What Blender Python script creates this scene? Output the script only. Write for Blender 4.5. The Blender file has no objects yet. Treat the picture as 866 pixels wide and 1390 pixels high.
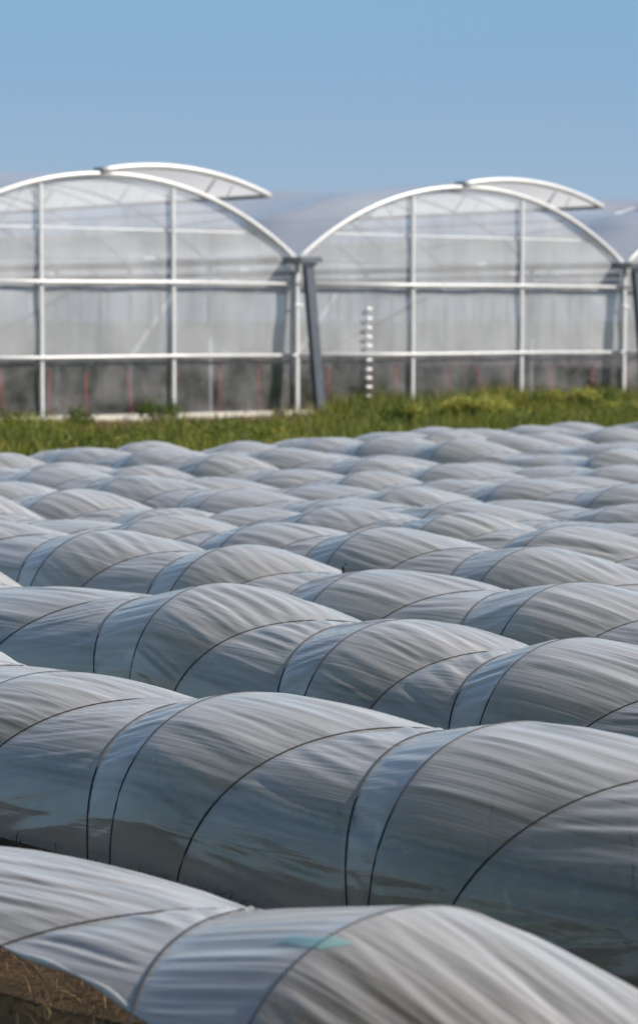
import bpy, math, random
import numpy as np
R = math.radians
rng = np.random.default_rng(7)
random.seed(7)
scene = bpy.context.scene
COL = scene.collection

# ------------------------------------------------------------------ view constants
F = 3700.0                 # focal length in photo pixels (photo is 866 x 1390)
CX, HY = 433.0, 435.0      # image centre column, horizon row
CAM_H = 1.9
PITCH = math.atan((695 - HY) / F)
def ray(px, py):
    """plan direction and slope of the view ray through photo pixel (px, py)"""
    x = px - CX; y = -(py - 695)
    v = np.array([x, F * math.cos(PITCH) + y * math.sin(PITCH), -F * math.sin(PITCH) + y * math.cos(PITCH)])
    return v / v[1]

# ------------------------------------------------------------------ helpers
def tag(o, label=None, cat=None, group=None, kind=None):
    if label: o['label'] = label
    if cat: o['category'] = cat
    if group: o['group'] = group
    if kind: o['kind'] = kind
    return o
def empty(name, loc=(0, 0, 0), rz=0.0):
    o = bpy.data.objects.new(name, None); COL.objects.link(o)
    o.location = loc; o.rotation_euler = (0, 0, rz); o.empty_display_size = .2
    return o
def mesh_obj(name, verts, faces, mat=None, parent=None, smooth=False, uv=None):
    verts = np.asarray(verts, dtype=np.float64)
    me = bpy.data.meshes.new(name)
    if isinstance(faces, np.ndarray):
        n = len(verts); m, k = faces.shape
        me.vertices.add(n); me.vertices.foreach_set('co', verts.ravel())
        me.loops.add(m * k); me.loops.foreach_set('vertex_index', faces.ravel().astype(np.int32))
        me.polygons.add(m)
        me.polygons.foreach_set('loop_start', np.arange(0, m * k, k, dtype=np.int32))
        me.update(calc_edges=True)
        if uv is not None:
            l = me.uv_layers.new(name='UVMap')
            l.data.foreach_set('uv', np.asarray(uv)[faces.ravel()].ravel())
    else:
        me.from_pydata([tuple(v) for v in verts], [], faces)
    if smooth:
        me.polygons.foreach_set('use_smooth', np.ones(len(me.polygons), dtype=bool))
    me.validate()
    if mat: me.materials.append(mat)
    o = bpy.data.objects.new(name, me); COL.objects.link(o)
    if parent: o.parent = parent
    return o
class MB:
    """collects boxes and tubes, builds them as one mesh object"""
    def __init__(s): s.v = []; s.f = []
    def box(s, c, size, rz=0.0):
        x, y, z = [a / 2 for a in size]; b = len(s.v); ca, sa = math.cos(rz), math.sin(rz)
        for dx, dy, dz in ((-x,-y,-z),(x,-y,-z),(x,y,-z),(-x,y,-z),(-x,-y,z),(x,-y,z),(x,y,z),(-x,y,z)):
            s.v.append((c[0] + dx * ca - dy * sa, c[1] + dx * sa + dy * ca, c[2] + dz))
        for q in ((0,3,2,1),(4,5,6,7),(0,1,5,4),(1,2,6,5),(2,3,7,6),(3,0,4,7)): s.f.append(tuple(b + i for i in q))
        return s
    def tube(s, pts, r, n=8, cap=True):
        pts = [np.array(p, float) for p in pts]; b = len(s.v); m = len(pts)
        rr = r if hasattr(r, '__len__') else [r] * m
        for i, p in enumerate(pts):
            t = pts[min(i + 1, m - 1)] - pts[max(i - 1, 0)]; t = t / (np.linalg.norm(t) + 1e-9)
            up = np.array([0, 0, 1.0]) if abs(t[2]) < .95 else np.array([1.0, 0, 0])
            a = np.cross(t, up); a /= np.linalg.norm(a); c = np.cross(a, t)
            for k in range(n):
                w = 2 * math.pi * k / n
                s.v.append(tuple(p + rr[i] * (math.cos(w) * a + math.sin(w) * c)))
        for i in range(m - 1):
            for k in range(n):
                k2 = (k + 1) % n
                s.f.append((b + i * n + k, b + i * n + k2, b + (i + 1) * n + k2, b + (i + 1) * n + k))
        if cap:
            s.f.append(tuple(b + k for k in range(n))[::-1]); s.f.append(tuple(b + (m - 1) * n + k for k in range(n)))
        return s
    def bar(s, p, q, wx, wy, side=(1, 0, 0)):
        """rectangular section bar from p to q"""
        p = np.array(p, float); q = np.array(q, float); t = q - p; t /= np.linalg.norm(t)
        a = np.array(side, float); a -= t * a.dot(t); a /= np.linalg.norm(a); c = np.cross(t, a); b = len(s.v)
        for e in (p, q):
            for i, j in ((-1,-1),(1,-1),(1,1),(-1,1)): s.v.append(tuple(e + a * i * wx / 2 + c * j * wy / 2))
        for f in ((0,3,2,1),(4,5,6,7),(0,1,5,4),(1,2,6,5),(2,3,7,6),(3,0,4,7)): s.f.append(tuple(b + i for i in f))
        return s
    def build(s, name, mat, parent=None, smooth=False):
        return mesh_obj(name, s.v, s.f, mat, parent, smooth)
def vnoise(x, y, seed):
    """smooth 2-D value noise in -1..1"""
    x = np.asarray(x, float); y = np.asarray(y, float)
    xi = np.floor(x).astype(np.int64); yi = np.floor(y).astype(np.int64)
    fx = x - xi; fy = y - yi; fx = fx * fx * (3 - 2 * fx); fy = fy * fy * (3 - 2 * fy)
    def h(a, b):
        n = (a * 374761393 + b * 668265263 + np.asarray(seed).astype(np.int64) * 1442695041) & 0xffffffff
        n = ((n ^ (n >> 13)) * 1274126177) & 0xffffffff
        n = (n ^ (n >> 16)) & 0xffffffff
        return n / 2147483647.5 - 1
    return (h(xi, yi) * (1 - fx) + h(xi + 1, yi) * fx) * (1 - fy) + (h(xi, yi + 1) * (1 - fx) + h(xi + 1, yi + 1) * fx) * fy

# ------------------------------------------------------------------ materials
def newmat(name):
    m = bpy.data.materials.new(name); m.use_nodes = True
    nt = m.node_tree; nt.nodes.clear()
    out = nt.nodes.new('ShaderNodeOutputMaterial')
    return m, nt, out
def N(nt, t, **k):
    n = nt.nodes.new('ShaderNode' + t)
    for a, b in k.items():
        if a.startswith('i_'):
            key = a[2:]
            n.inputs[int(key) if key.isdigit() else key.replace('_', ' ')].default_value = b
        else: setattr(n, a, b)
    return n
def ramp(nt, stops, interp='LINEAR'):
    r = nt.nodes.new('ShaderNodeValToRGB'); r.color_ramp.interpolation = interp
    while len(r.color_ramp.elements) < len(stops): r.color_ramp.elements.new(.5)
    for e, (p, c) in zip(r.color_ramp.elements, stops):
        e.position = p; e.color = (*c, 1) if hasattr(c, '__len__') else (c, c, c, 1)
    return r
def math_n(nt, op, a, b=None, c=None, clamp=False):
    n = nt.nodes.new('ShaderNodeMath'); n.operation = op; n.use_clamp = clamp
    for i, v in enumerate((a, b, c)):
        if v is None: continue
        if isinstance(v, (int, float)): n.inputs[i].default_value = v
        else: nt.links.new(v, n.inputs[i])
    return n.outputs[0]
def simple(name, col, rough=.5, metal=0.0, var=.12, scale=6, bump=0.0, spec=.5):
    m, nt, out = newmat(name); L = nt.links.new
    p = N(nt, 'BsdfPrincipled'); p.inputs['Roughness'].default_value = rough; p.inputs['Metallic'].default_value = metal
    p.inputs['Specular IOR Level'].default_value = spec
    tc = N(nt, 'TexCoord'); no = N(nt, 'TexNoise', i_Scale=scale, i_Detail=5.0, i_Roughness=.6)
    L(tc.outputs['Object'], no.inputs['Vector'])
    r = ramp(nt, [(.3, tuple(c * (1 - var) for c in col)), (.7, tuple(min(1, c * (1 + var)) for c in col))])
    L(no.outputs['Fac'], r.inputs[0]); L(r.outputs[0], p.inputs['Base Color'])
    if bump:
        b = N(nt, 'Bump', i_Strength=bump, i_Distance=.01); L(no.outputs['Fac'], b.inputs['Height']); L(b.outputs[0], p.inputs['Normal'])
    L(p.outputs[0], out.inputs[0]); return m
def leafy(name, cols, trans=.35, rough=.55, patch=None):
    """leaf material: colour picked per leaf island"""
    m, nt, out = newmat(name); L = nt.links.new
    g = N(nt, 'NewGeometry'); r = ramp(nt, [(i / max(1, len(cols) - 1), c) for i, c in enumerate(cols)])
    L(g.outputs['Random Per Island'], r.inputs[0])
    d = N(nt, 'BsdfPrincipled'); d.inputs['Roughness'].default_value = rough; d.inputs['Specular IOR Level'].default_value = .3
    t = N(nt, 'BsdfTranslucent'); mx = N(nt, 'MixShader', i_Fac=trans)
    colr = r.outputs[0]
    if patch:   # patches of other species: greener or more yellow ground cover
        tc = N(nt, 'TexCoord'); no = N(nt, 'TexNoise', i_Scale=patch, i_Detail=3.0, i_Roughness=.6); L(tc.outputs['Object'], no.inputs['Vector'])
        pr = ramp(nt, [(.36, (.42, .58, .40)), (.5, (.88, 1.0, .62)), (.64, (1.55, 1.40, .75))]); L(no.outputs['Fac'], pr.inputs[0])
        mm = N(nt, 'MixRGB', blend_type='MULTIPLY'); mm.inputs[0].default_value = 1; L(r.outputs[0], mm.inputs[1]); L(pr.outputs[0], mm.inputs[2]); colr = mm.outputs[0]
    L(colr, d.inputs['Base Color']); L(colr, t.inputs['Color'])
    L(d.outputs[0], mx.inputs[1]); L(t.outputs[0], mx.inputs[2]); L(mx.outputs[0], out.inputs[0])
    return m
def film(name, base, base_edge, tint=(.86, .88, .9), streak=1.0, trans=.5, gloss_r=.22, gloss=.35, uvs=(1.1, 26.0), bump=.3, dist=.02, dirt=.3, fuzz=(1.0, 1.0, 1.0), see=(.93, .96, .97), haze=0.0, pexp=2.6, spec0=.035, warp_y=1.5, det=4.0, tau=False):
    """milky polythene film: transparent + diffuse/translucent + glossy; denser where seen at a grazing angle (longer path through it)"""
    m, nt, out = newmat(name); L = nt.links.new
    uv = N(nt, 'UVMap')
    mp = N(nt, 'Mapping'); mp.inputs['Scale'].default_value = (uvs[0], uvs[1], 1); L(uv.outputs[0], mp.inputs[0])
    warp = N(nt, 'TexNoise', i_Scale=1.3, i_Detail=2.0); L(uv.outputs[0], warp.inputs['Vector'])
    wv = N(nt, 'VectorMath', operation='MULTIPLY_ADD'); L(warp.outputs['Color'], wv.inputs[0]); wv.inputs[1].default_value = (.4, warp_y, 0); L(mp.outputs[0], wv.inputs[2])
    n1 = N(nt, 'TexNoise', i_Scale=1.0, i_Detail=det, i_Roughness=.62); L(wv.outputs[0], n1.inputs['Vector'])
    mp2 = N(nt, 'Mapping'); mp2.inputs['Scale'].default_value = (uvs[0] * 2.2, uvs[1] * .35, 1); L(uv.outputs[0], mp2.inputs[0])
    n2 = N(nt, 'TexNoise', i_Scale=1.0, i_Detail=5.0, i_Roughness=.6); L(mp2.outputs[0], n2.inputs['Vector'])
    n3 = N(nt, 'TexNoise', i_Scale=60.0, i_Detail=3.0); L(uv.outputs[0], n3.inputs['Vector'])
    bp = N(nt, 'Bump', i_Strength=bump, i_Distance=dist); L(n1.outputs['Fac'], bp.inputs['Height'])
    bp2 = N(nt, 'Bump', i_Strength=bump * .25, i_Distance=dist * .3); L(n3.outputs['Fac'], bp2.inputs['Height']); L(bp.outputs[0], bp2.inputs['Normal'])
    nor = bp2.outputs[0]
    if tau:     # folds gather along the top of the tunnel and die out down its sides
        tu = N(nt, 'UVMap', uv_map='Tau'); sp = N(nt, 'SeparateXYZ'); L(tu.outputs[0], sp.inputs[0])
        tf = N(nt, 'MapRange', i_1=.25, i_2=.8, i_3=.14, i_4=1.0); L(sp.outputs[0], tf.inputs[0])
        L(math_n(nt, 'MULTIPLY', tf.outputs[0], bump), bp.inputs['Strength'])
    # milkiness
    s1 = N(nt, 'MapRange', i_1=.3, i_2=.72, i_3=-.5, i_4=.5); L(n1.outputs['Fac'], s1.inputs[0])
    s2 = N(nt, 'MapRange', i_1=.3, i_2=.7, i_3=-.5, i_4=.5); L(n2.outputs['Fac'], s2.inputs[0])
    a = math_n(nt, 'MULTIPLY', s1.outputs[0], .16 * streak); b = math_n(nt, 'MULTIPLY_ADD', s2.outputs[0], .22 * streak, a)
    lw = N(nt, 'LayerWeight', i_Blend=.5)
    pw = math_n(nt, 'POWER', lw.outputs['Facing'], pexp)
    e = N(nt, 'MapRange', i_1=0.0, i_2=1.0, i_3=base, i_4=base_edge); L(pw, e.inputs[0])
    fac = math_n(nt, 'ADD', e.outputs[0], math_n(nt, 'MULTIPLY', b, tf.outputs[0]) if tau else b, clamp=True)
    tr0 = N(nt, 'BsdfTransparent'); tr0.inputs[0].default_value = (*see, 1)
    tr = N(nt, 'MixShader', i_Fac=haze); L(tr0.outputs[0], tr.inputs[1])
    rf = N(nt, 'BsdfRefraction', i_Roughness=.42, i_IOR=1.18); rf.inputs[0].default_value = (*see, 1); L(rf.outputs[0], tr.inputs[2])
    cr = ramp(nt, [(.30, (tint[0] * .80, tint[1] * .76, tint[2] * .70)), (.45, tint), (.75, tuple(min(.93, c * 1.04) for c in tint))])
    L(n2.outputs['Fac'], cr.inputs[0])
    cr2 = N(nt, 'MixRGB', blend_type='MIX'); cr2.inputs[0].default_value = 1 - dirt; cr2.inputs[2].default_value = (*tint, 1); L(cr.outputs[0], cr2.inputs[1])
    di = N(nt, 'BsdfDiffuse'); L(cr2.outputs[0], di.inputs[0]); L(nor, di.inputs['Normal'])
    tl = N(nt, 'BsdfTranslucent'); L(cr2.outputs[0], tl.inputs[0]); L(nor, tl.inputs['Normal'])
    dm = N(nt, 'MixShader', i_Fac=trans); L(di.outputs[0], dm.inputs[1]); L(tl.outputs[0], dm.inputs[2])
    mx = N(nt, 'MixShader'); L(fac, mx.inputs[0]); L(tr.outputs[0], mx.inputs[1]); L(dm.outputs[0], mx.inputs[2])
    gl = N(nt, 'BsdfGlossy', i_Roughness=gloss_r); L(nor, gl.inputs['Normal']); gl.inputs[0].default_value = (*fuzz, 1)
    lw2 = N(nt, 'LayerWeight', i_Blend=.5); L(nor, lw2.inputs['Normal'])
    g1 = math_n(nt, 'POWER', lw2.outputs['Facing'], 3.0)
    g2 = math_n(nt, 'MULTIPLY_ADD', g1, gloss, spec0)
    fin = N(nt, 'MixShader'); L(g2, fin.inputs[0]); L(mx.outputs[0], fin.inputs[1]); L(gl.outputs[0], fin.inputs[2])
    L(fin.outputs[0], out.inputs[0]); return m

M = {}
M['cover'] = film('tunnel_film', .07, 1.02, tint=(.83, .81, .79), streak=1.6, trans=.17, gloss=.80, gloss_r=.10, uvs=(.30, 42.0), bump=.5, dist=.011, dirt=1.0, see=(.54, .65, .56), haze=.42, pexp=1.55, spec0=.05, warp_y=1.4, det=3.0, fuzz=(.94, .97, .94), tau=True)
M['teal'] = film('teal_tape', .45, .9, tint=(.36, .66, .64), streak=.6, trans=.2, gloss=.6, gloss_r=.15, uvs=(1, 20), bump=.4, dist=.01)
M['roof'] = film('roof_film', .86, .97, tint=(.90, .92, .94), streak=.25, trans=.24, spec0=.22, gloss=.7, gloss_r=.2, uvs=(.15, 1.6), bump=.15, dist=.05, dirt=.1)
M['lower'] = film('lower_gable_film', .08, .34, tint=(.84, .82, .84), streak=.8, see=(.62, .58, .61), trans=.1, gloss=.3, gloss_r=.2, uvs=(.6, 1.5), bump=.2, dist=.03, dirt=.4, haze=.25)
M['gable'] = film('gable_film', .27, .50, tint=(.88, .90, .93), streak=.7, see=(.84, .88, .92), haze=.22, trans=.12, gloss=.35, gloss_r=.2, uvs=(.5, .5), bump=.15, dist=.03, dirt=.1)
M['wall'] = film('wall_film', .70, .9, tint=(.50, .53, .55), streak=.2, trans=.25, gloss=.2, gloss_r=.3, uvs=(.3, 2.0), bump=.1, dist=.03, dirt=.1)
M['vent'] = film('vent_film', .74, .95, tint=(.90, .89, .88), streak=.15, trans=.55, gloss=.3, gloss_r=.3, uvs=(.3, 2.0), bump=.1, dist=.03, dirt=.1)
M['hoop'] = simple('hoop_steel', (.035, .04, .05), .5, .3, scale=30)
M['rope'] = simple('black_rope', (.02, .022, .028), .6, scale=60)
M['galv'] = simple('galvanised_white', (.62, .63, .64), .38, .15, var=.08, scale=4)
M['galv_d'] = simple('galvanised_dull', (.10, .12, .14), .5, .3, var=.2, scale=5)
M['strut'] = simple('strut_steel', (.045, .058, .08), .45, .2, var=.18, scale=7)
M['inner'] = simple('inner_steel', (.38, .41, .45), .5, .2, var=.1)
M['concrete'] = simple('base_kerb', (.55, .53, .48), .85, scale=9, bump=.3)
M['red'] = simple('red_stake', (.62, .06, .07), .5, var=.25)
M['white'] = simple('white_glint', (.95, .95, .94), .15, var=.04)  # bright white standing in for sun glints on the gable
M['mulch'] = simple('mulch_floor', (.05, .042, .046), .9, var=.45, scale=2.2, bump=.3)
M['grass'] = leafy('grass_blades', [(.05, .07, .018), (.12, .15, .03), (.20, .21, .055), (.32, .27, .12), (.08, .11, .022), (.17, .18, .045), (.26, .23, .08)], patch=.8)
M['weed'] = leafy('weed_leaves', [(.04, .07, .015), (.09, .14, .025), (.17, .21, .04), (.05, .09, .02)], patch=1.1)
M['dry'] = leafy('dry_grass', [(.20, .13, .05), (.30, .21, .09), (.12, .075, .03), (.24, .17, .08), (.10, .10, .035)], .2)
M['straw'] = leafy('straw', [(.11, .065, .03), (.17, .105, .05), (.06, .036, .018), (.13, .08, .04), (.22, .15, .08)], .15)
M['yellow'] = leafy('yellow_flowers', [(.46, .44, .09), (.30, .35, .07), (.56, .50, .14)], .3)
M['crop'] = leafy('crop_leaves', [(.04, .09, .02), (.07, .13, .03), (.10, .15, .04), (.05, .10, .035)], .4)
M['stem'] = simple('dry_stem', (.16, .11, .06), .8)

def ground_mat(name, cols, scale, bump=.5):
    m, nt, out = newmat(name); L = nt.links.new
    tc = N(nt, 'TexCoord'); a = N(nt, 'TexNoise', i_Scale=scale, i_Detail=8.0, i_Roughness=.65); L(tc.outputs['Object'], a.inputs['Vector'])
    b = N(nt, 'TexNoise', i_Scale=scale * 14, i_Detail=5.0, i_Roughness=.7); L(tc.outputs['Object'], b.inputs['Vector'])
    s = math_n(nt, 'MULTIPLY_ADD', b.outputs['Fac'], .5, math_n(nt, 'MULTIPLY', a.outputs['Fac'], .5))
    r = ramp(nt, [(.32, cols[0]), (.5, cols[1]), (.66, cols[2])]); L(s, r.inputs[0])
    p = N(nt, 'BsdfPrincipled', i_Roughness=.95); L(r.outputs[0], p.inputs['Base Color']); p.inputs['Specular IOR Level'].default_value = .15
    bp = N(nt, 'Bump', i_Strength=bump, i_Distance=.03); L(b.outputs['Fac'], bp.inputs['Height']); L(bp.outputs[0], p.inputs['Normal'])
    L(p.outputs[0], out.inputs[0]); return m
M['g_field'] = ground_mat('ground_grass_soil', [(.05, .055, .02), (.12, .11, .045), (.20, .165, .08)], .6)
M['g_soil'] = ground_mat('field_soil', [(.028, .020, .013), (.060, .041, .024), (.12, .08, .042)], 2.2, .9)

# ------------------------------------------------------------------ ground
g = mesh_obj('ground', [(-3000, -200, 0), (3000, -200, 0), (3000, 4000, 0), (-3000, 4000, 0)], [(0, 1, 2, 3)], M['g_field']); tag(g, kind='structure')

# far end of the field (plan line), a little oblique to the greenhouse
E0 = np.array([-3.4, 29.9]); EDIR = np.array([7.45, 8.1]); EDIR /= np.linalg.norm(EDIR)
def soil_sheet():
    a = E0 - EDIR * 22; b = E0 + EDIR * 22; out = np.array([EDIR[1], -EDIR[0]])
    n = 40; V = []; Fc = []
    top = [a + (b - a) * i / n for i in range(n + 1)]
    for i, p in enumerate(top): q = p - out * (.25 + .12 * math.sin(i * 1.7)); V.append((q[0], q[1], .004))
    for p in top: q = p + out * 60; V.append((q[0], q[1], .004))
    for i in range(n): Fc.append((i, n + 1 + i, n + 2 + i, i + 1))
    return mesh_obj('field_soil', V, Fc, M['g_soil'])
tag(soil_sheet(), kind='structure')

# ------------------------------------------------------------------ low tunnels
def axis(deg):
    al = R(deg); return np.array([math.cos(al), -math.sin(al)]), np.array([math.sin(al), math.cos(al)])
W_HALF = .56
U0T = 3.1
ordinal = ['nearest','second','third','fourth','fifth','sixth','seventh','eighth','ninth','tenth','eleventh','twelfth','thirteenth','fourteenth',
           'fifteenth','sixteenth','seventeenth','eighteenth','nineteenth','twentieth','twenty-first','twenty-second','twenty-third','twenty-fourth']
def build_row(idx, z0, deg, crests, label, res_u, res_t, tau_lim=1.0, spacing=1.38, fold_amp=.011, dent=(.07, .105)):
    a, b = axis(deg); c = z0 * b[1]                     # line: P = u*a + c*b
    def u_of(px):
        r = ray(px, 600); k = c / (r[0] * b[0] + r[1] * b[1]); return k * (r[0] * a[0] + r[1] * a[1]), k
    hoops = []
    for px, py in crests:
        u, k = u_of(px); r = ray(px, py); hoops.append((u, min(.68, max(.36, CAM_H + r[2] * k))))
    # u range to build
    den = EDIR[0] * a[1] - EDIR[1] * a[0]
    rel = c * b - E0                                    # E0 + s*EDIR = c*b + u*a
    u_end = (rel[0] * EDIR[1] - rel[1] * EDIR[0]) / (-(a[0] * EDIR[1] - a[1] * EDIR[0]))
    def inside(u):
        P = u * a + c * b; return P[1] > 1.6 and abs(P[0]) < .117 * P[1] + (1.8 if idx < 4 else 2.4)
    us = np.arange(u_end, u_end + 80, .1); ok = [u for u in us if inside(u)]
    if not ok: return None
    u_lo, u_hi = ok[0], ok[-1]
    closed = u_lo < u_end + .15
    rr = random.Random(idx * 31 + 5)
    if not hoops: hoops = [(u_lo + (.75 if closed else .2) + rr.random() * .9, .56)]
    hoops.sort()
    while hoops[0][0] - 1.0 > u_lo: hoops.insert(0, (hoops[0][0] - spacing * rr.uniform(.76, 1.24), rr.uniform(.46, .63)))
    while hoops[-1][0] + spacing * .5 < u_hi: hoops.append((hoops[-1][0] + spacing * rr.uniform(.76, 1.24), rr.uniform(.46, .63)))
    hu = np.array([h[0] for h in hoops]); hh = np.array([h[1] for h in hoops]); nh = len(hu)
    lean = np.array([rr.uniform(-.05, .05) for _ in hu])
    dents = np.array([rr.uniform(*dent) for _ in hu])
    sA0 = np.array([rr.uniform(.50, .60) for _ in hu]); sAs = np.array([rr.uniform(.28, .36) for _ in hu])
    sB0 = np.array([rr.uniform(.64, .72) for _ in hu]); sBs = np.array([rr.uniform(.16, .22) for _ in hu])
    wv = np.array([W_HALF * rr.uniform(.96, 1.05) for _ in hu])
    root = empty('low_tunnel', (*(u_lo * a + c * b), 0))
    org = np.array([*(u_lo * a + c * b), 0.0])
    def surf(u, tau, folds=True, off=0.0):
        """u along the row, tau -1 near foot .. 0 ridge .. +1 far foot"""
        u = np.asarray(u, float); tau = np.asarray(tau, float)
        i = np.clip(np.searchsorted(hu, u, side='right') - 1, 0, nh - 2)
        s = np.clip((u - hu[i]) / (hu[i + 1] - hu[i]), 0, 1)
        s = np.where((u < hu[0]) | (u > hu[-1]), 0, s); i = np.where(u > hu[-1], nh - 1, i); j = np.minimum(i + 1, nh - 1)
        H = hh[i] * (1 - s) + hh[j] * s; Wd = wv[i] * (1 - s) + wv[j] * s
        A = sA0[i] + sAs[i] * tau; B = sB0[i] - sBs[i] * tau
        lo = np.minimum(A, B); hi = np.maximum(A, B); lo = np.clip(lo, .04, .96); hi = np.clip(hi, .05, .97)
        k = np.where(s < lo, (s / lo) ** 1.35, np.where(s < hi, 1 - .10 * np.sin(np.pi * (s - lo) / np.maximum(hi - lo, 1e-3)), np.clip((1 - s) / (1 - hi), 0, 1) ** 1.1))
        prof = np.clip(np.cos(tau * np.pi / 2), 0, 1) ** .6
        D = dents[i] / H * k * prof
        puff = np.where(s < lo, np.sin(np.pi * s / lo), 0) * .012 * prof
        th = (tau + 1) * np.pi / 2
        cs, sn = np.cos(th), np.sin(th)
        cs = np.sign(cs) * np.abs(cs) ** .93; sn = np.abs(sn) ** .86
        f = 0
        if folds:
            v = (tau + 1) * 1.4
            seg = i * 3 + np.where(s < lo, 0, np.where(s < hi, 1, 2))
            ss = np.where(s < lo, s / lo, np.where(s < hi, (s - lo) / np.maximum(hi - lo, .01), (s - hi) / (1 - hi)))
            win = np.clip(ss * 5, 0, 1) * np.clip((1 - ss) * 5, 0, 1)
            shear = vnoise(seg * 1.7, seg * 0.3, idx + 3) * .35
            vv = v + shear * (ss - .5) + .05 * vnoise(u * 1.6, v * 2, idx)
            f = (.55 * vnoise(u * .45 + seg * 13.1, vv * 15, idx) + .42 * vnoise(u * .7 + seg * 5.7, vv * 29, idx + 9) + .22 * vnoise(u * .4 + seg * 3.3, vv * 7.0, idx + 4))
            f = f * fold_amp * win * (.10 + .90 * np.clip(np.cos(tau * 1.45), 0, 1))
            crease = np.exp(-((v - .20 - .05 * vnoise(u * .7, 0 * u, idx + 77)) / .018) ** 2)
            f = f + crease * .002
        Rr = 1 - D
        end = 1.0
        if closed: end = np.clip((u - u_lo) / .85, 0, 1); end = np.sqrt(1 - (1 - end) ** 2)
        lat = -(Wd * cs * (1 - D * .25)); z = H * sn * Rr * end
        nl = -cs / (Wd + .02) * .5; nz = sn / H * .5; nn = np.sqrt(nl ** 2 + nz ** 2) + 1e-6
        lat = lat * (.35 + .65 * end) + (f + puff + off) * nl / nn; z = np.maximum(z + (f + puff + off) * nz / nn * (.3 + .7 * end), .006)
        du = np.interp(u, hu, lean) * (z / .57)
        dz_row = .03 * vnoise(u * .35, 0 * u + idx, 55)
        x = (u + du) * a[0] + (c + lat) * b[0]; y = (u + du) * a[1] + (c + lat) * b[1]
        return np.stack([x, y, z + dz_row * np.clip(z * 4, 0, 1)], -1) - org
    nu = int((u_hi - u_lo) / res_u) + 1; ug = np.linspace(u_lo, u_hi, nu); tg = np.linspace(-tau_lim, tau_lim, res_t)
    if tau_lim < 1: tg = np.linspace(-tau_lim, tau_lim + .0, res_t)
    U, T = np.meshgrid(ug, tg, indexing='ij')
    if tau_lim < 1:      # raised film: ragged lower edge
        T = T * (1 + np.clip((U - u_lo - U0T) / 1.6, 0, 1) ** 1.5 * .75) * (1 + .07 * vnoise(U * 1.3, 0 * U, 91) + .03 * vnoise(U * 5, 0 * U, 92))
    P = surf(U, T)
    idxs = np.arange(nu * res_t).reshape(nu, res_t)
    Fq = np.stack([idxs[:-1, :-1], idxs[1:, :-1], idxs[1:, 1:], idxs[:-1, 1:]], -1).reshape(-1, 4)
    uvs = np.stack([U + idx * 7.3, (T + 1) * .8 + idx * 3.1], -1).reshape(-1, 2)
    fo = mesh_obj('film_cover', P.reshape(-1, 3), Fq, M['cover'], root, True, uvs)
    tl = fo.data.uv_layers.new(name='Tau'); tv = np.stack([np.cos(T * np.pi / 2), U], -1).reshape(-1, 2); tl.data.foreach_set('uv', tv[Fq.ravel()].ravel())
    far = idx > 9
    n_t = 15 if far else (22 if idx > 4 else 40)
    for q in range(nh):
        if not (u_lo - .02 <= hu[q] <= u_hi + .05): continue
        if closed and hu[q] < u_lo + .3: continue
        tt = np.linspace(-1, 1, n_t); pts = surf(np.full(n_t, hu[q]), tt, False, -.001)
        pts[0, 2] = -.03; pts[-1, 2] = -.03
        MB().tube(pts, .0046, 5 if far else 7).build('hoop', M['hoop'], root, True)
    for q in range(nh - 1):
        if far and idx > 14 and False: continue
        for s0, sl in ((sA0[q], sAs[q]), (sB0[q], -sBs[q])):
            tt = np.linspace(-1, 1, n_t); uu = hu[q] + (hu[q + 1] - hu[q]) * np.clip(s0 + sl * tt, .04, .97)
            if uu.min() < u_lo + (.5 if closed else 0) or uu.max() > u_hi: continue
            pts = surf(uu, tt, False, .003); pts[0, 2] = -.02; pts[-1, 2] = -.02
            MB().tube(pts, .0029, 5).build('rope', M['rope'], root, True)
    if idx == 0:
        for sg in (-1, 1):
            uu = np.linspace(u_lo, u_hi, 160); tt = sg * tau_lim * (1 + np.clip((uu - u_lo - U0T) / 1.6, 0, 1) ** 1.5 * .75) * (1 + .07 * vnoise(uu * 1.3, 0 * uu, 91) + .03 * vnoise(uu * 5, 0 * uu, 92))
            pts = surf(uu, tt, True, -.004); MB().tube(pts, [.008 + .004 * math.sin(k * .9) for k in range(160)], 7).build('rolled_edge', M['cover'], root, True)
    def patch(name, px, t0, wu, wt, mat, skew=0.0, lab=None):
        u0, _ = u_of(px); n, m = 14, 8
        uu, tt = np.meshgrid(np.linspace(u0 - wu / 2, u0 + wu / 2, n), np.linspace(t0 - wt / 2, t0 + wt / 2, m), indexing='ij')
        uu = uu + skew * (tt - t0); tt = t0 + (tt - t0) * (.35 + .9 * (uu - uu.min()) / wu) + .006 * np.sin(uu * 33)
        pp = surf(uu, tt, True, .003); ii = np.arange(n * m).reshape(n, m)
        f = np.stack([ii[:-1, :-1], ii[1:, :-1], ii[1:, 1:], ii[:-1, 1:]], -1).reshape(-1, 4)
        o = mesh_obj(name, pp.reshape(-1, 3), f, mat, root, True)
        if lab: o['label'] = lab
        return o
    tag(root, label, 'low tunnel', 'low plastic tunnels side by side in the field')
    return root, surf, patch, org, u_of

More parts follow.
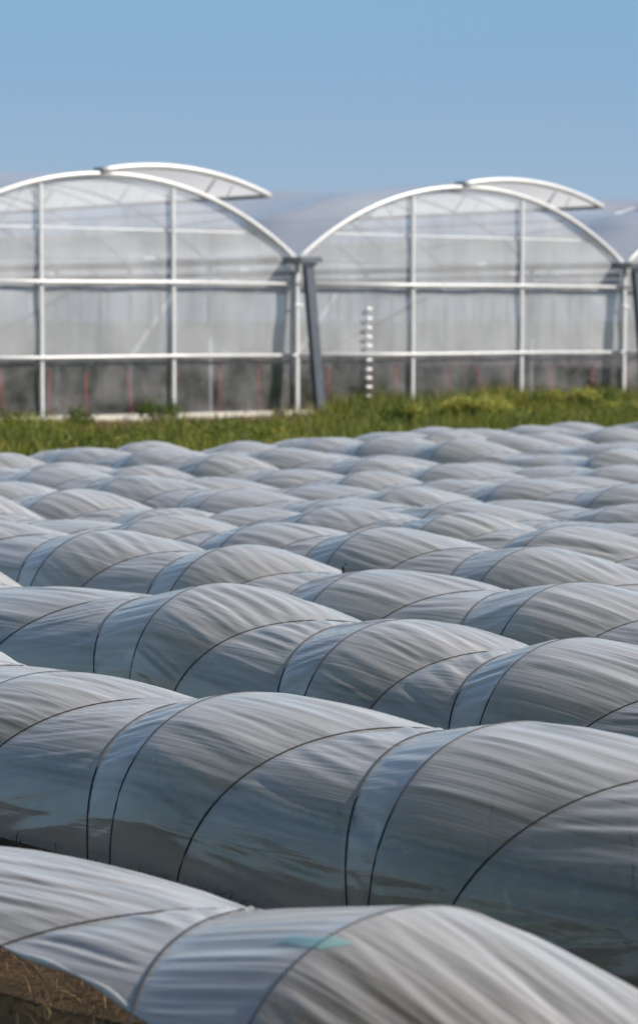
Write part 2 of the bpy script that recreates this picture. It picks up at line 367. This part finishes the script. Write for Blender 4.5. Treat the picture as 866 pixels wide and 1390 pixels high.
ROWS = []   # z0 at the middle of the picture, axis angle, crest pixels
K = (CAM_H - .57) * F
q0 = [.00130, .00190, .00263, .00311, .00358, .00395, .00440, .00480, .00522, .00565, .00607]
zz = [K * q for q in q0]
while zz[-1] < 50: zz.append(zz[-1] + 2.12 + .18 * math.sin(len(zz) * 2.3))
CR = {0: [(-120, 1152), (540, 1243), (1080, 1500)],
      1: [(60, 922), (320, 950), (690, 988)],
      2: [(20, 797), (302, 792), (545, 837), (790, 860)],
      3: [(-30, 708), (138, 720), (325, 740), (510, 775), (774, 790)],
      4: [(70, 706), (229, 700), (370, 713), (525, 718), (729, 737)],
      5: [(100, 665), (225, 686), (325, 686), (453, 688), (632, 701), (770, 716)]}
LAB = {0: 'nearest low tunnel with its plastic film rolled up clear of the brown straw',
       1: 'large low plastic tunnel second from the front, film down to the ground with black ropes',
       2: 'third low plastic tunnel from the front with three tall humps and a teal tape mark',
       3: 'fourth low tunnel from the front, grey wrinkled film with a small black clip on top'}
rows = []
for i, z0 in enumerate(zz):
    deg = 49.5 if i == 0 else (50.5 if i == 1 else 53.5)
    lab = LAB.get(i, 'grey plastic low tunnel, %s row counted from the front of the field' % ordinal[i])
    if i == 0: ru, rt = .016, 120
    elif i <= 2: ru, rt = .022, 170
    elif i <= 5: ru, rt = .035, 110
    elif i <= 9: ru, rt = .05, 70
    else: ru, rt = .07, 44
    r = build_row(i, z0, deg, CR.get(i, []), lab, ru, rt, tau_lim=.40 if i == 0 else 1.0, fold_amp=.0095 if i < 2 else .012, dent=(.075, .09) if i == 0 else ((.05, .07) if i == 1 else ((.065, .095) if i < 6 else (.045, .085))))
    rows.append(r)
_, _, patch, _, _ = rows[0]
patch('teal_tape', 520, -.27, .20, .05, M['teal'], 1.1, 'faded teal repair tape on the film')
rows[2][2]('teal_tape', 262, -.04, .16, .05, M['teal'], .3, 'small teal tape mark near the crest')
rows[3][2]('teal_tape', 425, -.02, .4, .014, M['teal'], 0, 'thin teal strip along the ridge')
def clip_on(row, px):
    root, surf, _, _, u_of = row
    p = surf(np.array([u_of(px)[0]]), np.array([0.0]), True, .0)[0]
    MB().tube([p + [0, 0, -.01], p + [0, 0, .035], p + [.012, 0, .055]], [.012, .014, .007], 8).build('clip', M['rope'], root)
clip_on(rows[3], 468)

# ------------------------------------------------------------------ plants as blades and leaves
def blades(pos, h, w, lean=.35, seg=2):
    """curved tapering grass blades; pos (n,3)"""
    n = len(pos); az = rng.uniform(0, 2 * np.pi, n); d = np.stack([np.cos(az), np.sin(az), 0 * az], -1); sd = np.stack([-np.sin(az), np.cos(az), 0 * az], -1)
    fc = rng.uniform(0, 2 * np.pi, n); sd = np.stack([np.cos(fc), np.sin(fc), 0 * fc], -1)
    L = rng.uniform(.1, 1, n)[:, None] * lean
    h = h[:, None]; w = w[:, None]
    mid = pos + np.array([0, 0, 1]) * h * .55 + d * h * L * .35; tip = pos + np.array([0, 0, 1]) * h + d * h * L
    V = np.stack([pos - sd * w, pos + sd * w, mid - sd * w * .8, mid + sd * w * .8, tip], 1).reshape(-1, 3)
    k = np.arange(n)[:, None] * 5
    tri = np.concatenate([k + np.array([[0, 1, 3]]), k + np.array([[0, 3, 2]]), k + np.array([[2, 3, 4]])], 0)
    return V, tri
def leaves(pos, size, nrm_up=.4):
    n = len(pos); nv = rng.normal(size=(n, 3)); nv[:, 2] = np.abs(nv[:, 2]) + nrm_up; nv /= np.linalg.norm(nv, axis=1)[:, None]
    a = np.cross(nv, rng.normal(size=(n, 3))); a /= np.linalg.norm(a, axis=1)[:, None]; b = np.cross(nv, a); s = size[:, None]
    V = np.stack([pos - a * s, pos - b * s * .45 + nv * s * .1, pos + a * s, pos + b * s * .45 + nv * s * .1], 1).reshape(-1, 3)
    k = np.arange(n)[:, None] * 4
    return V, k + np.array([[0, 1, 2, 3]])

# greenhouse frame of reference: x along the gable wall, y into the building
GX = np.array([math.cos(R(36.5)), math.sin(R(36.5))]); GYd = np.array([-GX[1], GX[0]])
G0 = np.array([-.43, 53.0])
def g2w(x, y): return G0 + GX * x + GYd * y
def w2g(P): d = P - G0; return d @ GX, d @ GYd

# tall green strip between the field and the greenhouse
n = 400000
X = rng.uniform(-14, 17, n); Y = rng.uniform(24, 66, n); P2 = np.stack([X, Y], -1)
gx, gy = w2g(P2); side = (P2 - E0) @ np.array([-EDIR[1], EDIR[0]])
keep = (gy < -.25) & (side > .15) & (np.abs(X) < .117 * Y + 3)
P2 = P2[keep]; gx = gx[keep]; gy = gy[keep]; side = side[keep]
dry = np.clip((gy + 9.0 + vnoise(gx * .5, gy * .5, 5) * 1.6) / 2.5, 0, 1) * np.clip((-gx + 1.0) / 2.5, 0, 1) * np.clip((gx + 9.6 + vnoise(gx, gy * .4, 8)) / 1.5, 0, 1)
isdry = rng.uniform(size=len(P2)) < dry
cl = .5 + .5 * vnoise(P2[:, 0] * .9, P2[:, 1] * .5, 21); cl2 = .5 + .5 * vnoise(P2[:, 0] * 3, P2[:, 1] * 2, 22)
hgt = (.12 + .26 * cl + .22 * cl2) * rng.uniform(.55, 1.15, len(P2)) * np.where(gx > -1, 1.32, 1.12)
m = ~isdry
p3 = np.concatenate([P2[m], np.zeros((m.sum(), 1))], 1)
V, T = blades(p3, hgt[m], rng.uniform(.006, .014, m.sum()), .55)
tag(mesh_obj('grass', V, T, M['grass']), 'tall green grass strip between the tunnels and the greenhouse', 'grass', kind='stuff')
m = isdry & (rng.uniform(size=len(P2)) < .8)
p3 = np.concatenate([P2[m], np.zeros((m.sum(), 1))], 1)
V, T = blades(p3, hgt[m] * .3 + .02, rng.uniform(.005, .011, m.sum()), 1.0)
tag(mesh_obj('dry_grass', V, T, M['dry']), 'short straw coloured dry grass along the foot of the greenhouse', 'dry grass', kind='stuff')
# broad-leaved weeds through the strip
n = 52000; X = rng.uniform(-12, 15, n); Y = rng.uniform(26, 64, n); P2 = np.stack([X, Y], -1)
gx, gy = w2g(P2); side = (P2 - E0) @ np.array([-EDIR[1], EDIR[0]])
dens = np.clip(vnoise(X * .9, Y * .6, 40) * 1.3 + .35, 0, 1)
keep = (gy < -.6) & (side > .3) & (rng.uniform(size=n) < dens) & ~((gy > -8.5) & (gx < 1) & (gx > -9)) & (np.abs(X) < .117 * Y + 3)
base = P2[keep]; nb = len(base); per = 9
pp = np.repeat(base, per, 0) + rng.normal(size=(nb * per, 2)) * .06; zz_ = rng.uniform(.03, 1, nb * per) * np.repeat(rng.uniform(.2, .50, nb) * np.where(w2g(base)[0] > -1, 1.25, 1.15), per)
V, T = leaves(np.concatenate([pp, zz_[:, None]], 1), rng.uniform(.018, .045, nb * per))
tag(mesh_obj('weeds', V, T, M['weed']), 'dark broad leaved weeds mixed through the green strip', 'weeds', kind='stuff')
# small yellow flower heads
sel = rng.uniform(size=nb) < .22
pp = np.repeat(base[sel], 3, 0) + rng.normal(size=(sel.sum() * 3, 2)) * .03
V, T = leaves(np.concatenate([pp, rng.uniform(.3, .5, (len(pp), 1))], 1), rng.uniform(.012, .026, len(pp)), 1)
tag(mesh_obj('wild_flowers', V, T, M['yellow']), 'tiny yellow flower heads scattered over the green strip', 'flowers', kind='stuff')

def bush(px, Zd, h, w, kind, label, group):
    r = ray(px, 500); P = r[:2] * Zd
    root = empty('flowering_bush' if kind == 'yellow' else 'leafy_bush', (P[0], P[1], 0))
    tag(root, label, 'bush', group)
    n = int(1500 * w * h * 4); cl_n = max(6, int(w * 14))
    cc = np.stack([rng.normal(0, w * .3, cl_n), rng.normal(0, w * .3, cl_n), rng.uniform(.25, .85, cl_n) * h], -1)
    cc[:, 2] *= 1 - .35 * np.clip((cc[:, 0] ** 2 + cc[:, 1] ** 2) / (w * .5) ** 2, 0, 1)
    ci = rng.integers(0, cl_n, n); pos = cc[ci] + rng.normal(size=(n, 3)) * np.array([.09, .09, .075]); pos[:, 2] = np.abs(pos[:, 2])
    V, T = leaves(pos, rng.uniform(.015, .04, n)); mesh_obj('foliage', V, T, M['weed'] if kind != 'yellow' else M['grass'], root)
    if kind == 'yellow':
        k = n * 2; ci = rng.integers(0, cl_n, k); pos = cc[ci] + np.array([0, 0, .07]) + rng.normal(size=(k, 3)) * np.array([.10, .10, .05])
        V, T = leaves(pos, rng.uniform(.014, .032, k), 1); mesh_obj('flower_heads', V, T, M['yellow'], root)
    for q in range(5):
        e = cc[q % cl_n]; MB().tube([(0, 0, -.02), (e[0] * .4, e[1] * .4, e[2] * .5), tuple(e)], [.012, .008, .004], 5).build('stem', M['stem'], root)
bush(640, 46, .60, 1.5, 'yellow', 'yellow flowering bush left of the third greenhouse post from the right', 'yellow flowering bushes by the greenhouse')
bush(676, 46.5, .56, 1.3, 'yellow', 'yellow flowering bush touching the right side of the one in mid bay', 'yellow flowering bushes by the greenhouse')
bush(775, 49, .64, 1.8, 'yellow', 'yellow flowering bush near the right greenhouse corner post', 'yellow flowering bushes by the greenhouse')
bush(725, 50, .74, 1.1, 'green', 'dark green bush between the yellow flowering bushes', 'leafy green bushes by the greenhouse')
bush(102, 47.2, .42, .5, 'green', 'small dark bush at the foot of the second post of the left bay', 'leafy green bushes by the greenhouse')
bush(212, 50.2, .50, .5, 'green', 'dark leafy bush beside the pale kerb in the left bay', 'leafy green bushes by the greenhouse')
bush(560, 47, .50, .7, 'green', 'green bush in front of the post right of the white glint marks', 'leafy green bushes by the greenhouse')
bush(825, 49, .62, .8, 'green', 'green bush hiding the foot of the dark strut at the right edge', 'leafy green bushes by the greenhouse')
for k, (px, Zd, h) in enumerate(((600, 47, .66), (612, 46.6, .58), (330, 50.5, .5))):
    r = ray(px, 500); P = r[:2] * Zd; t = empty('dry_weed', (P[0], P[1], 0))
    tag(t, ['brown dried weed stalk, taller of the two left of the yellow bushes', 'brown dried weed stalk, shorter of the two left of the yellow bushes', 'dried weed stalk by the left bay close to the shaded strip'][k], 'weed', 'dried weed stalks in the strip')
    mb = MB(); mb.tube([(0, 0, -.02), (.05, 0, h * .6), (.12, .02, h)], [.012, .009, .004], 6).build('stalk', M['stem'], t)
    for j in range(6):
        z = h * (.35 + .1 * j); sgn = -1 if j % 2 else 1
        MB().tube([(.05 * z / h * 1.6, 0, z), (.05 + sgn * .09, .03 * sgn, z + .10)], [.006, .003], 5).build('twig', M['stem'], t)

# straw and soil litter on the ground by the nearest tunnels
n = 70000; X = rng.uniform(-3.5, 3.5, n); Y = rng.uniform(4.2, 10.6, n); keep = (np.abs(X) < .117 * Y + 1.6) & (rng.uniform(size=n) < .45 + .55 * vnoise(X * 2, Y * 2, 3))
p3 = np.stack([X, Y, 0 * X], -1)[keep]
V, T = blades(p3, rng.uniform(.015, .07, len(p3)), rng.uniform(.001, .0024, len(p3)), 2.4)
tag(mesh_obj('straw', V, T, M['straw']), 'dry brown straw on the soil below the front tunnels', 'straw', kind='stuff')
# crop under the second to fifth tunnels
V_all = []; 
for i in (1, 2, 3, 4):
    a, b = axis(50.5 if i == 1 else 53.5); c = zz[i] * b[1]
    m_ = 240; u = rng.uniform(-zz[i] * 1.2 - 4, -zz[i] * 1.2 + 10, m_)
    u = np.array([uu for uu in np.arange(-30, 5, .16)]); P = u[:, None] * a + c * b
    ok = np.abs(P[:, 0]) < .117 * P[:, 1] + 1.2; u = u[ok]
    for off in (-.24, .22):
        P = u[:, None] * a + (c + off + rng.normal(size=(len(u), 1)) * .02) * b
        k = 34; q = np.repeat(P, k, 0) + rng.normal(size=(len(P) * k, 2)) * .05
        V_all.append(np.concatenate([q, np.abs(rng.normal(size=(len(q), 1))) * .055 + .015], 1))
V_all = np.concatenate(V_all); V, T = leaves(V_all, rng.uniform(.012, .035, len(V_all)))
tag(mesh_obj('crop_plants', V, T, M['crop']), 'low green crop plants growing under the plastic tunnels', 'crop', kind='stuff')

# ------------------------------------------------------------------ greenhouse
GH = empty('greenhouse', (G0[0], G0[1], 0), R(36.5))
tag(GH, 'long multi span plastic greenhouse with arched white framed gables and open roof vents', 'greenhouse')
B, P3 = 8.6, 8.6 / 3; ZG, RISE, LEN = 3.07, 1.53, 54.0
RAD = ((B / 2) ** 2 + RISE ** 2) / (2 * RISE); ZC = ZG + RISE - RAD
def arc_z(x): return ZC + math.sqrt(RAD ** 2 - (x - B / 2) ** 2)
def arc_pts(n=28, x0=0.0, x1=B, r=0.0, y=0.0, ox=0.0):
    out = []
    t0 = math.asin((x0 - B / 2) / RAD); t1 = math.asin((x1 - B / 2) / RAD)
    for i in range(n + 1):
        t = t0 + (t1 - t0) * i / n; out.append((ox + B / 2 + (RAD + r) * math.sin(t), y, ZC + (RAD + r) * math.cos(t)))
    return out
BAYS = (-1, 0, 1, 2, 3, 4)
def grid_obj(name, rowsP, mat, parent, uvf=None):
    A = np.array(rowsP); n, m_, _ = A.shape; ii = np.arange(n * m_).reshape(n, m_)
    f = np.stack([ii[:-1, :-1], ii[1:, :-1], ii[1:, 1:], ii[:-1, 1:]], -1).reshape(-1, 4)
    uv = np.array([[uvf(i, j) for j in range(m_)] for i in range(n)]).reshape(-1, 2)
    return mesh_obj(name, A.reshape(-1, 3), f, mat, parent, True, uv)
HINGE = 4.17; VEND = 7.75
for bi in BAYS:
    ox = bi * B
    # gable film
    top = arc_pts(40, 0.02, B - .02, -.03, .07, ox); nz = 18; G = []; G2 = []
    for i, t in enumerate(top):
        wob = .016 * math.sin(i * .9 + bi)
        G.append([(t[0], .07 + wob * math.sin(j * .7), 1.24 + (t[2] - 1.24) * j / nz) for j in range(nz + 1)])
        G2.append([(t[0], .075 + .8 * wob * math.sin(j * .9 + 1), .10 + 1.138 * j / 8) for j in range(9)])
    grid_obj('gable_film', G, M['gable'], GH, lambda i, j: (i * .21 + bi * 9, j * .19))
    grid_obj('lower_gable_film', G2, M['lower'], GH, lambda i, j: (i * .21 + bi * 9, j * .19))
    # far end film
    G = [[(t[0], LEN, t[2] * j / 4) for j in range(5)] for t in top]
    grid_obj('end_film', G, M['wall'], GH, lambda i, j: (i * .21, j * 1.0))
    # roof film: gutter to hinge, and the strip below the vent; slack between the hoops, hanging near the gutter
    for (x0, x1, nn, tg_) in ((.06, HINGE, 36, 0), (VEND - .05, B - .06, 6, 1)):
        ny = 96; G = []
        prof = arc_pts(nn, x0, x1, .05, 0, 0)
        for j in range(ny + 1):
            y = -.04 + (LEN + .1) * j / ny; row = []
            for i, p in enumerate(prof):
                s = i / nn
                bulge = (.10 * math.sin(math.pi * s) ** 1.5 * (1 + .35 * math.sin(y * .55 + bi)) + .17 * math.sin(math.pi * s) * math.sin(y * .8 + s * 2.5 + bi) + .09 * float(vnoise(y * .35, p[0] * 1.1 + bi * 4, 60))) * min(1, y / 2.0 if y > 0 else 0) * (0 if tg_ else 1)
                n_x = (p[0] - B / 2) / RAD; n_z = math.sqrt(1 - n_x ** 2)
                row.append((ox + p[0] + n_x * bulge, y, p[2] + n_z * bulge))
            G.append(row)
        grid_obj('roof_film', G, M['roof'], GH, lambda i, j: (i * .375, j * .12 + bi * 5))
    # gable arch tube
    MB().tube(arc_pts(40, 0.0, B, .0, 0, ox), .054, 10).build('gable_arch', M['galv'], GH, True)
    # raised roof vent
    hz = arc_z(HINGE); ang = R(9.3)
    def rot(p, off=0):
        dx, dz = p[0] - HINGE, p[2] - hz
        return (ox + HINGE + dx * math.cos(ang) - dz * math.sin(ang), p[1], hz + .035 + off + dx * math.sin(ang) + dz * math.cos(ang))
    prof = arc_pts(18, HINGE, VEND, .03, 0, 0)
    G = [[rot((p[0], -.03 + (LEN - 1.2) * j / 40, p[2])) for p in prof] for j in range(41)]
    vo = grid_obj('roof_vent', G, M['vent'], GH, lambda i, j: (i * .9, j * .2))
    MB().tube([rot((p[0], -.05, p[2])) for p in arc_pts(24, HINGE - .02, VEND + .05, .03, 0, 0)], .06, 8).build('vent_edge_tube', M['galv'], vo, True)
    e = prof[-1]; MB().tube([rot((e[0], -.05, e[2]), -.03), rot((e[0], LEN - 1.2, e[2]), -.03)], .035, 8).build('vent_lower_bar', M['galv_d'], vo)
    e = prof[0]; MB().box(rot((e[0], .10, e[2]), -.02), (.07, .24, .13)).build('vent_hinge', M['galv_d'], vo)
    for q in range(1, 17):
        MB().tube([rot((p[0], q * 3.0, p[2]), -.03) for p in prof[::2]], .022, 6).build('vent_rib', M['inner'], vo, True)
    for q in range(0, 17):
        y = .25 + q * 3.0; k = prof[13]; vp = rot((k[0], y, k[2]), -.03)
        MB().tube([vp, (ox + 6.55, y, arc_z(6.55))], .02, 6).build('vent_lift_rod', M['inner'], vo)
        if q < 3: MB().tube([rot((prof[15][0], y, prof[15][2]), -.03), (ox + 7.0, y, arc_z(7.0))], .014, 6).build('vent_guide_rod', M['galv'], vo)
    # inner arches with tie bar and webs
    for q in range(1, 18):
        y = q * 3.0 - .05; mb = MB().tube(arc_pts(20, 0.0, B, -.03, y, ox), .024, 6)
        mb.build('inner_arch', M['inner'], GH, True)
        if q % 3 == 1:
            mb = MB(); z = ZG + .06; mb.tube([(ox + .02, y, z), (ox + B - .02, y, z)], .028, 6)
            for xa, xb in ((1.2, 2.2), (3.2, 2.2), (3.2, 4.3), (5.4, 4.3), (5.4, 6.4), (7.4, 6.4)):
                mb.tube([(ox + xa, y, z), (ox + xb, y, arc_z(xb) - .04)], .013, 5)
            mb.build('truss', M['inner'], GH)
    # purlins
    for xx in (1.5, 2.9, 4.2, 7.0):
        MB().tube([(ox + xx, .1, arc_z(xx) - .05), (ox + xx, LEN, arc_z(xx) - .05)], .02, 5).build('purlin', M['inner'], GH)
    # diagonal wind braces inside the first bay
    MB().tube([(ox + .1, .25, 2.6), (ox + 2.8, 3.0, ZG + .6)], .022, 6).build('brace', M['inner'], GH)
    MB().tube([(ox + 3.9, .30, 2.55), (ox + 3.0, 3.0, 1.3)], .03, 6).build('brace', M['inner'], GH)
    MB().tube([(ox + 1.4, .25, arc_z(1.4) - .05), (ox + 4.4, 3.0, ZG + .3)], .02, 6).build('brace', M['inner'], GH)
    MB().tube([(ox + 7.2, .25, arc_z(7.2) - .1), (ox + 4.9, 3.0, ZG + .3)], .02, 6).build('brace', M['inner'], GH)
# posts
for k in range(-3, 16):
    x = k * P3; fr = (x % B) ; corner = k % 3 == 0
    if corner:
        MB().box((x, -.005, (ZG - .02) / 2 - .05), (.07, .07, ZG + .06)).build('post', M['galv'], GH)
        for q in range(1, 18):
            MB().box((x, q * 3.0, ZG / 2 - .03), (.07, .07, ZG)).build('inner_post', M['galv'], GH)
        # gutter with its dark end trough
        V = []; Fc = []
        sec = [(-.26, .12), (-.14, 0), (.14, 0), (.26, .12), (.235, .12), (.13, .025), (-.13, .025), (-.235, .12)]
        for y in (-.46, LEN): V += [(x + a_, y, ZG - .06 + b_) for a_, b_ in sec]
        m_ = len(sec)
        for j in range(m_): Fc.append((j, (j + 1) % m_, m_ + (j + 1) % m_, m_ + j))
        Fc += [(0, 1, 6, 7), (1, 2, 5, 6), (2, 3, 4, 5)]; Fc += [tuple(m_ + i for i in f)[::-1] for f in Fc[-3:]]
        mesh_obj('gutter', V, Fc, M['inner'], GH)
        MB().bar((x - .16, -.42, ZG - .09), (x + .16, -.42, ZG - .09), .05, .05, (0, 1, 0)).box((x, -.475, ZG - .0), (.50, .03, .10)).build('gutter_bracket', M['galv_d'], GH)
        # outward leaning buttress strut
        MB().bar((x + .02, -.34, ZG - .08), (x + .04, -.74, -.12), .19, .13, (1, 0, 0)).build('buttress_strut', M['strut'], GH)
        MB().tube([(x - .10, -.055, 2.2), (x + .10, -.055, 2.2)], .02, 6).build('pipe_clamp', M['galv'], GH)
    else:
        xl = x % B; z1 = arc_z(xl) - .05
        MB().box((x, -.005, z1 / 2 - .05), (.058, .058, z1 + .06)).build('post', M['galv'], GH)
# rails along the gable wall
XL, XR = -1 * B, 5 * B
for z, w in ((1.24, .065), (2.62, .072)):
    for bi in BAYS:
        MB().tube([(bi * B + .045, -.062, z), (bi * B + 3.0, -.066, z - .012), (bi * B + 5.8, -.062, z), (bi * B + B - .045, -.064, z - .008)], w / 2, 8).build('rail', M['galv'], GH, True)
for bi in BAYS:
    dx = B / 2 - math.sqrt(RAD ** 2 - (3.62 - ZC) ** 2)
    xa = B / 2 - math.sqrt(RAD ** 2 - (3.62 - ZC) ** 2); MB().tube([(bi * B + xa + .1, .13, 3.60), (bi * B + B - xa - .1, .13, 3.58)], .026, 7).build('upper_rail', M['galv'], GH)
    MB().box((bi * B + B / 2, .07, .05), (B - .10, .16, .22)).build('base_kerb', M['concrete'], GH)
# side walls
for x in (XL, XR):
    G = [[(x, y, ZG * j / 4) for j in range(5)] for y in np.linspace(.1, LEN, 20)]
    grid_obj('side_film', G, M['wall'], GH, lambda i, j: (i * 1.8, j * .75))
# floor
V = [(XL + .1, .16, .03), (XR - .1, .16, .03), (XR - .1, LEN - .1, .03), (XL + .1, LEN - .1, .03)]
mesh_obj('floor', V, [(0, 1, 2, 3)], M['mulch'], GH)

# crop beds inside, planted in rows along the building
k = 0
for bi in (-1, 0, 1):
    for q, xr in enumerate((1.5, 3.4, 5.3, 7.2)):
        r0 = g2w(bi * B + xr, 3.5); m_ = 5200
        yy = rng.uniform(0, 28, m_); q3 = np.stack([rng.normal(0, .16, m_), yy, np.abs(rng.normal(.36, .22, m_)) * (.8 + .3 * np.sin(yy * 4.2))], -1)
        V, T = leaves(q3, rng.uniform(.03, .075, m_)); o = mesh_obj('crop_bed', V, T, M['crop'])
        o.location = (r0[0], r0[1], .03); o.rotation_euler = (0, 0, R(36.5))
        tag(o, 'green crop bed inside the %s bay, %s row from its left side' % (('left', 'middle', 'right edge')[bi + 1], ('first', 'second', 'third', 'fourth')[q]), 'crop bed', 'crop beds inside the greenhouse', 'thing')
# red stakes just behind the gable film
pxs = [6, 66, 117, 180, 234, 297, 352, 442, 508, 541, 610, 655, 692, 748, 802, 850, -60, 910]
for k, px in enumerate(pxs):
    r = ray(px, 530); rel = lambda t: w2g(r[:2] * t)
    # intersect with the plane y = dy inside the wall
    dy = random.uniform(.14, .22); t = (dy + G0 @ GYd) / (r[:2] @ GYd); P = r[:2] * t
    o = empty('red_stake', (P[0], P[1], .03), R(36.5)); ln = random.uniform(-.12, .14)
    hh_ = random.uniform(.85, 1.05)
    MB().tube([(0, 0, 0), (ln, .02, hh_)], [.020, .016], 8).build('rod', M['red'], o, True)
    MB().tube([(ln, .02, hh_ - .005), (ln, .02, hh_ + .05)], [.035, .022], 8).build('tip', M['red'], o, True)
    side_ = ['leftmost', 'second', 'third', 'fourth', 'fifth', 'sixth', 'seventh', 'eighth', 'ninth', 'tenth', 'eleventh', 'twelfth', 'thirteenth', 'fourteenth', 'fifteenth', 'sixteenth'][k] if k < 16 else None
    tag(o, ('red plant stake behind the gable film, %s counting from the left edge' % side_) if side_ else ['red plant stake behind the film beyond the left edge', 'red plant stake behind the film beyond the right edge'][k - 16], 'stake', 'red plant stakes inside the greenhouse')
# vertical column of sun glints on the gable, added as small white tubes
r = ray(500, 480); t = (.0 + G0 @ GYd) / (r[:2] @ GYd); P = r[:2] * t
o = empty('glint_column', (P[0], P[1], 0), R(36.5)); tag(o, 'vertical column of white marks standing in for sun glints on the gable film', 'glint marks')
MB().tube([(0, 0, .12), (0, 0, 2.25)], .002, 4).build('glint_cord', M['white'], o)  # added thin line joining the glint marks
for i, yy in enumerate((419, 432, 444.5, 457, 469, 488.5, 501, 513, 525, 537.5, 549)):
    z = CAM_H + ray(500, yy)[2] * P[1]
    MB().tube([(-.07, -.02, z), (-.055, -.02, z), (.055, -.02, z), (.07, -.02, z)], [.010, .026, .026, .010], 10).build('clip', M['white'], o, True)  # each white tube is a sun glint put into colour and shape

# ------------------------------------------------------------------ light, world, camera
SUN_EL = R(36); sdir = np.array([.977, -.30]); sdir /= np.linalg.norm(sdir)
w = bpy.data.worlds.new('World'); scene.world = w; w.use_nodes = True; nt = w.node_tree; nt.nodes.clear()
sky = nt.nodes.new('ShaderNodeTexSky'); sky.sky_type = 'NISHITA'; sky.sun_disc = False; sky.sun_elevation = SUN_EL
sky.sun_rotation = math.atan2(sdir[0], sdir[1]); sky.air_density = 1.0; sky.dust_density = .25; sky.ozone_density = 1.2; sky.altitude = 0
bg = nt.nodes.new('ShaderNodeBackground'); bg.inputs[1].default_value = .085
wo = nt.nodes.new('ShaderNodeOutputWorld'); tc = nt.nodes.new('ShaderNodeTexCoord'); sx = nt.nodes.new('ShaderNodeSeparateXYZ'); nt.links.new(tc.outputs['Generated'], sx.inputs[0])
mr = nt.nodes.new('ShaderNodeMapRange'); mr.inputs[1].default_value = .10; mr.inputs[2].default_value = .22; mr.inputs[3].default_value = .85; mr.inputs[4].default_value = 0; nt.links.new(sx.outputs[2], mr.inputs[0])
hr = nt.nodes.new('ShaderNodeValToRGB'); hr.color_ramp.elements[0].position = 0.0; hr.color_ramp.elements[0].color = (.335, .45, .625, 1); hr.color_ramp.elements[1].position = .13; hr.color_ramp.elements[1].color = (.185, .385, .64, 1); nt.links.new(sx.outputs[2], hr.inputs[0])
sc_ = nt.nodes.new('ShaderNodeVectorMath'); sc_.operation = 'SCALE'; sc_.inputs['Scale'].default_value = 1 / .085 / 2 ** .36; nt.links.new(hr.outputs[0], sc_.inputs[0])
mxs = nt.nodes.new('ShaderNodeMixRGB'); nt.links.new(mr.outputs[0], mxs.inputs[0]); nt.links.new(sky.outputs[0], mxs.inputs[1]); nt.links.new(sc_.outputs[0], mxs.inputs[2])
nt.links.new(mxs.outputs[0], bg.inputs[0]); nt.links.new(bg.outputs[0], wo.inputs[0])
l = bpy.data.lights.new('sun', 'SUN'); l.energy = 4.8; l.angle = R(.6); l.color = (1, .91, .80)
so = bpy.data.objects.new('sun', l); COL.objects.link(so)
from mathutils import Vector
sv = Vector((sdir[0] * math.cos(SUN_EL), sdir[1] * math.cos(SUN_EL), math.sin(SUN_EL))); so.rotation_euler = sv.to_track_quat('Z', 'Y').to_euler(); so.location = (10, -10, 20)
cam = bpy.data.cameras.new('camera'); co = bpy.data.objects.new('camera', cam); COL.objects.link(co); scene.camera = co
cam.sensor_fit = 'HORIZONTAL'; cam.sensor_width = 36; cam.lens = F / 866 * 36; cam.clip_end = 6000; cam.clip_start = .1
co.location = (0, 0, CAM_H); co.rotation_euler = (math.pi / 2 - PITCH, 0, 0)
cam.dof.use_dof = True; cam.dof.focus_distance = 10.8; cam.dof.aperture_fstop = 6.3; cam.dof.aperture_blades = 0
vs = scene.view_settings; vs.view_transform = 'Standard'; vs.look = 'None'; vs.gamma = 1; vs.exposure = 0.36; vs.use_curve_mapping = False
scene.cycles.transparent_max_bounces = 32; scene.cycles.max_bounces = 10; scene.cycles.use_denoising = True
scene.cycles.sample_clamp_indirect = 6
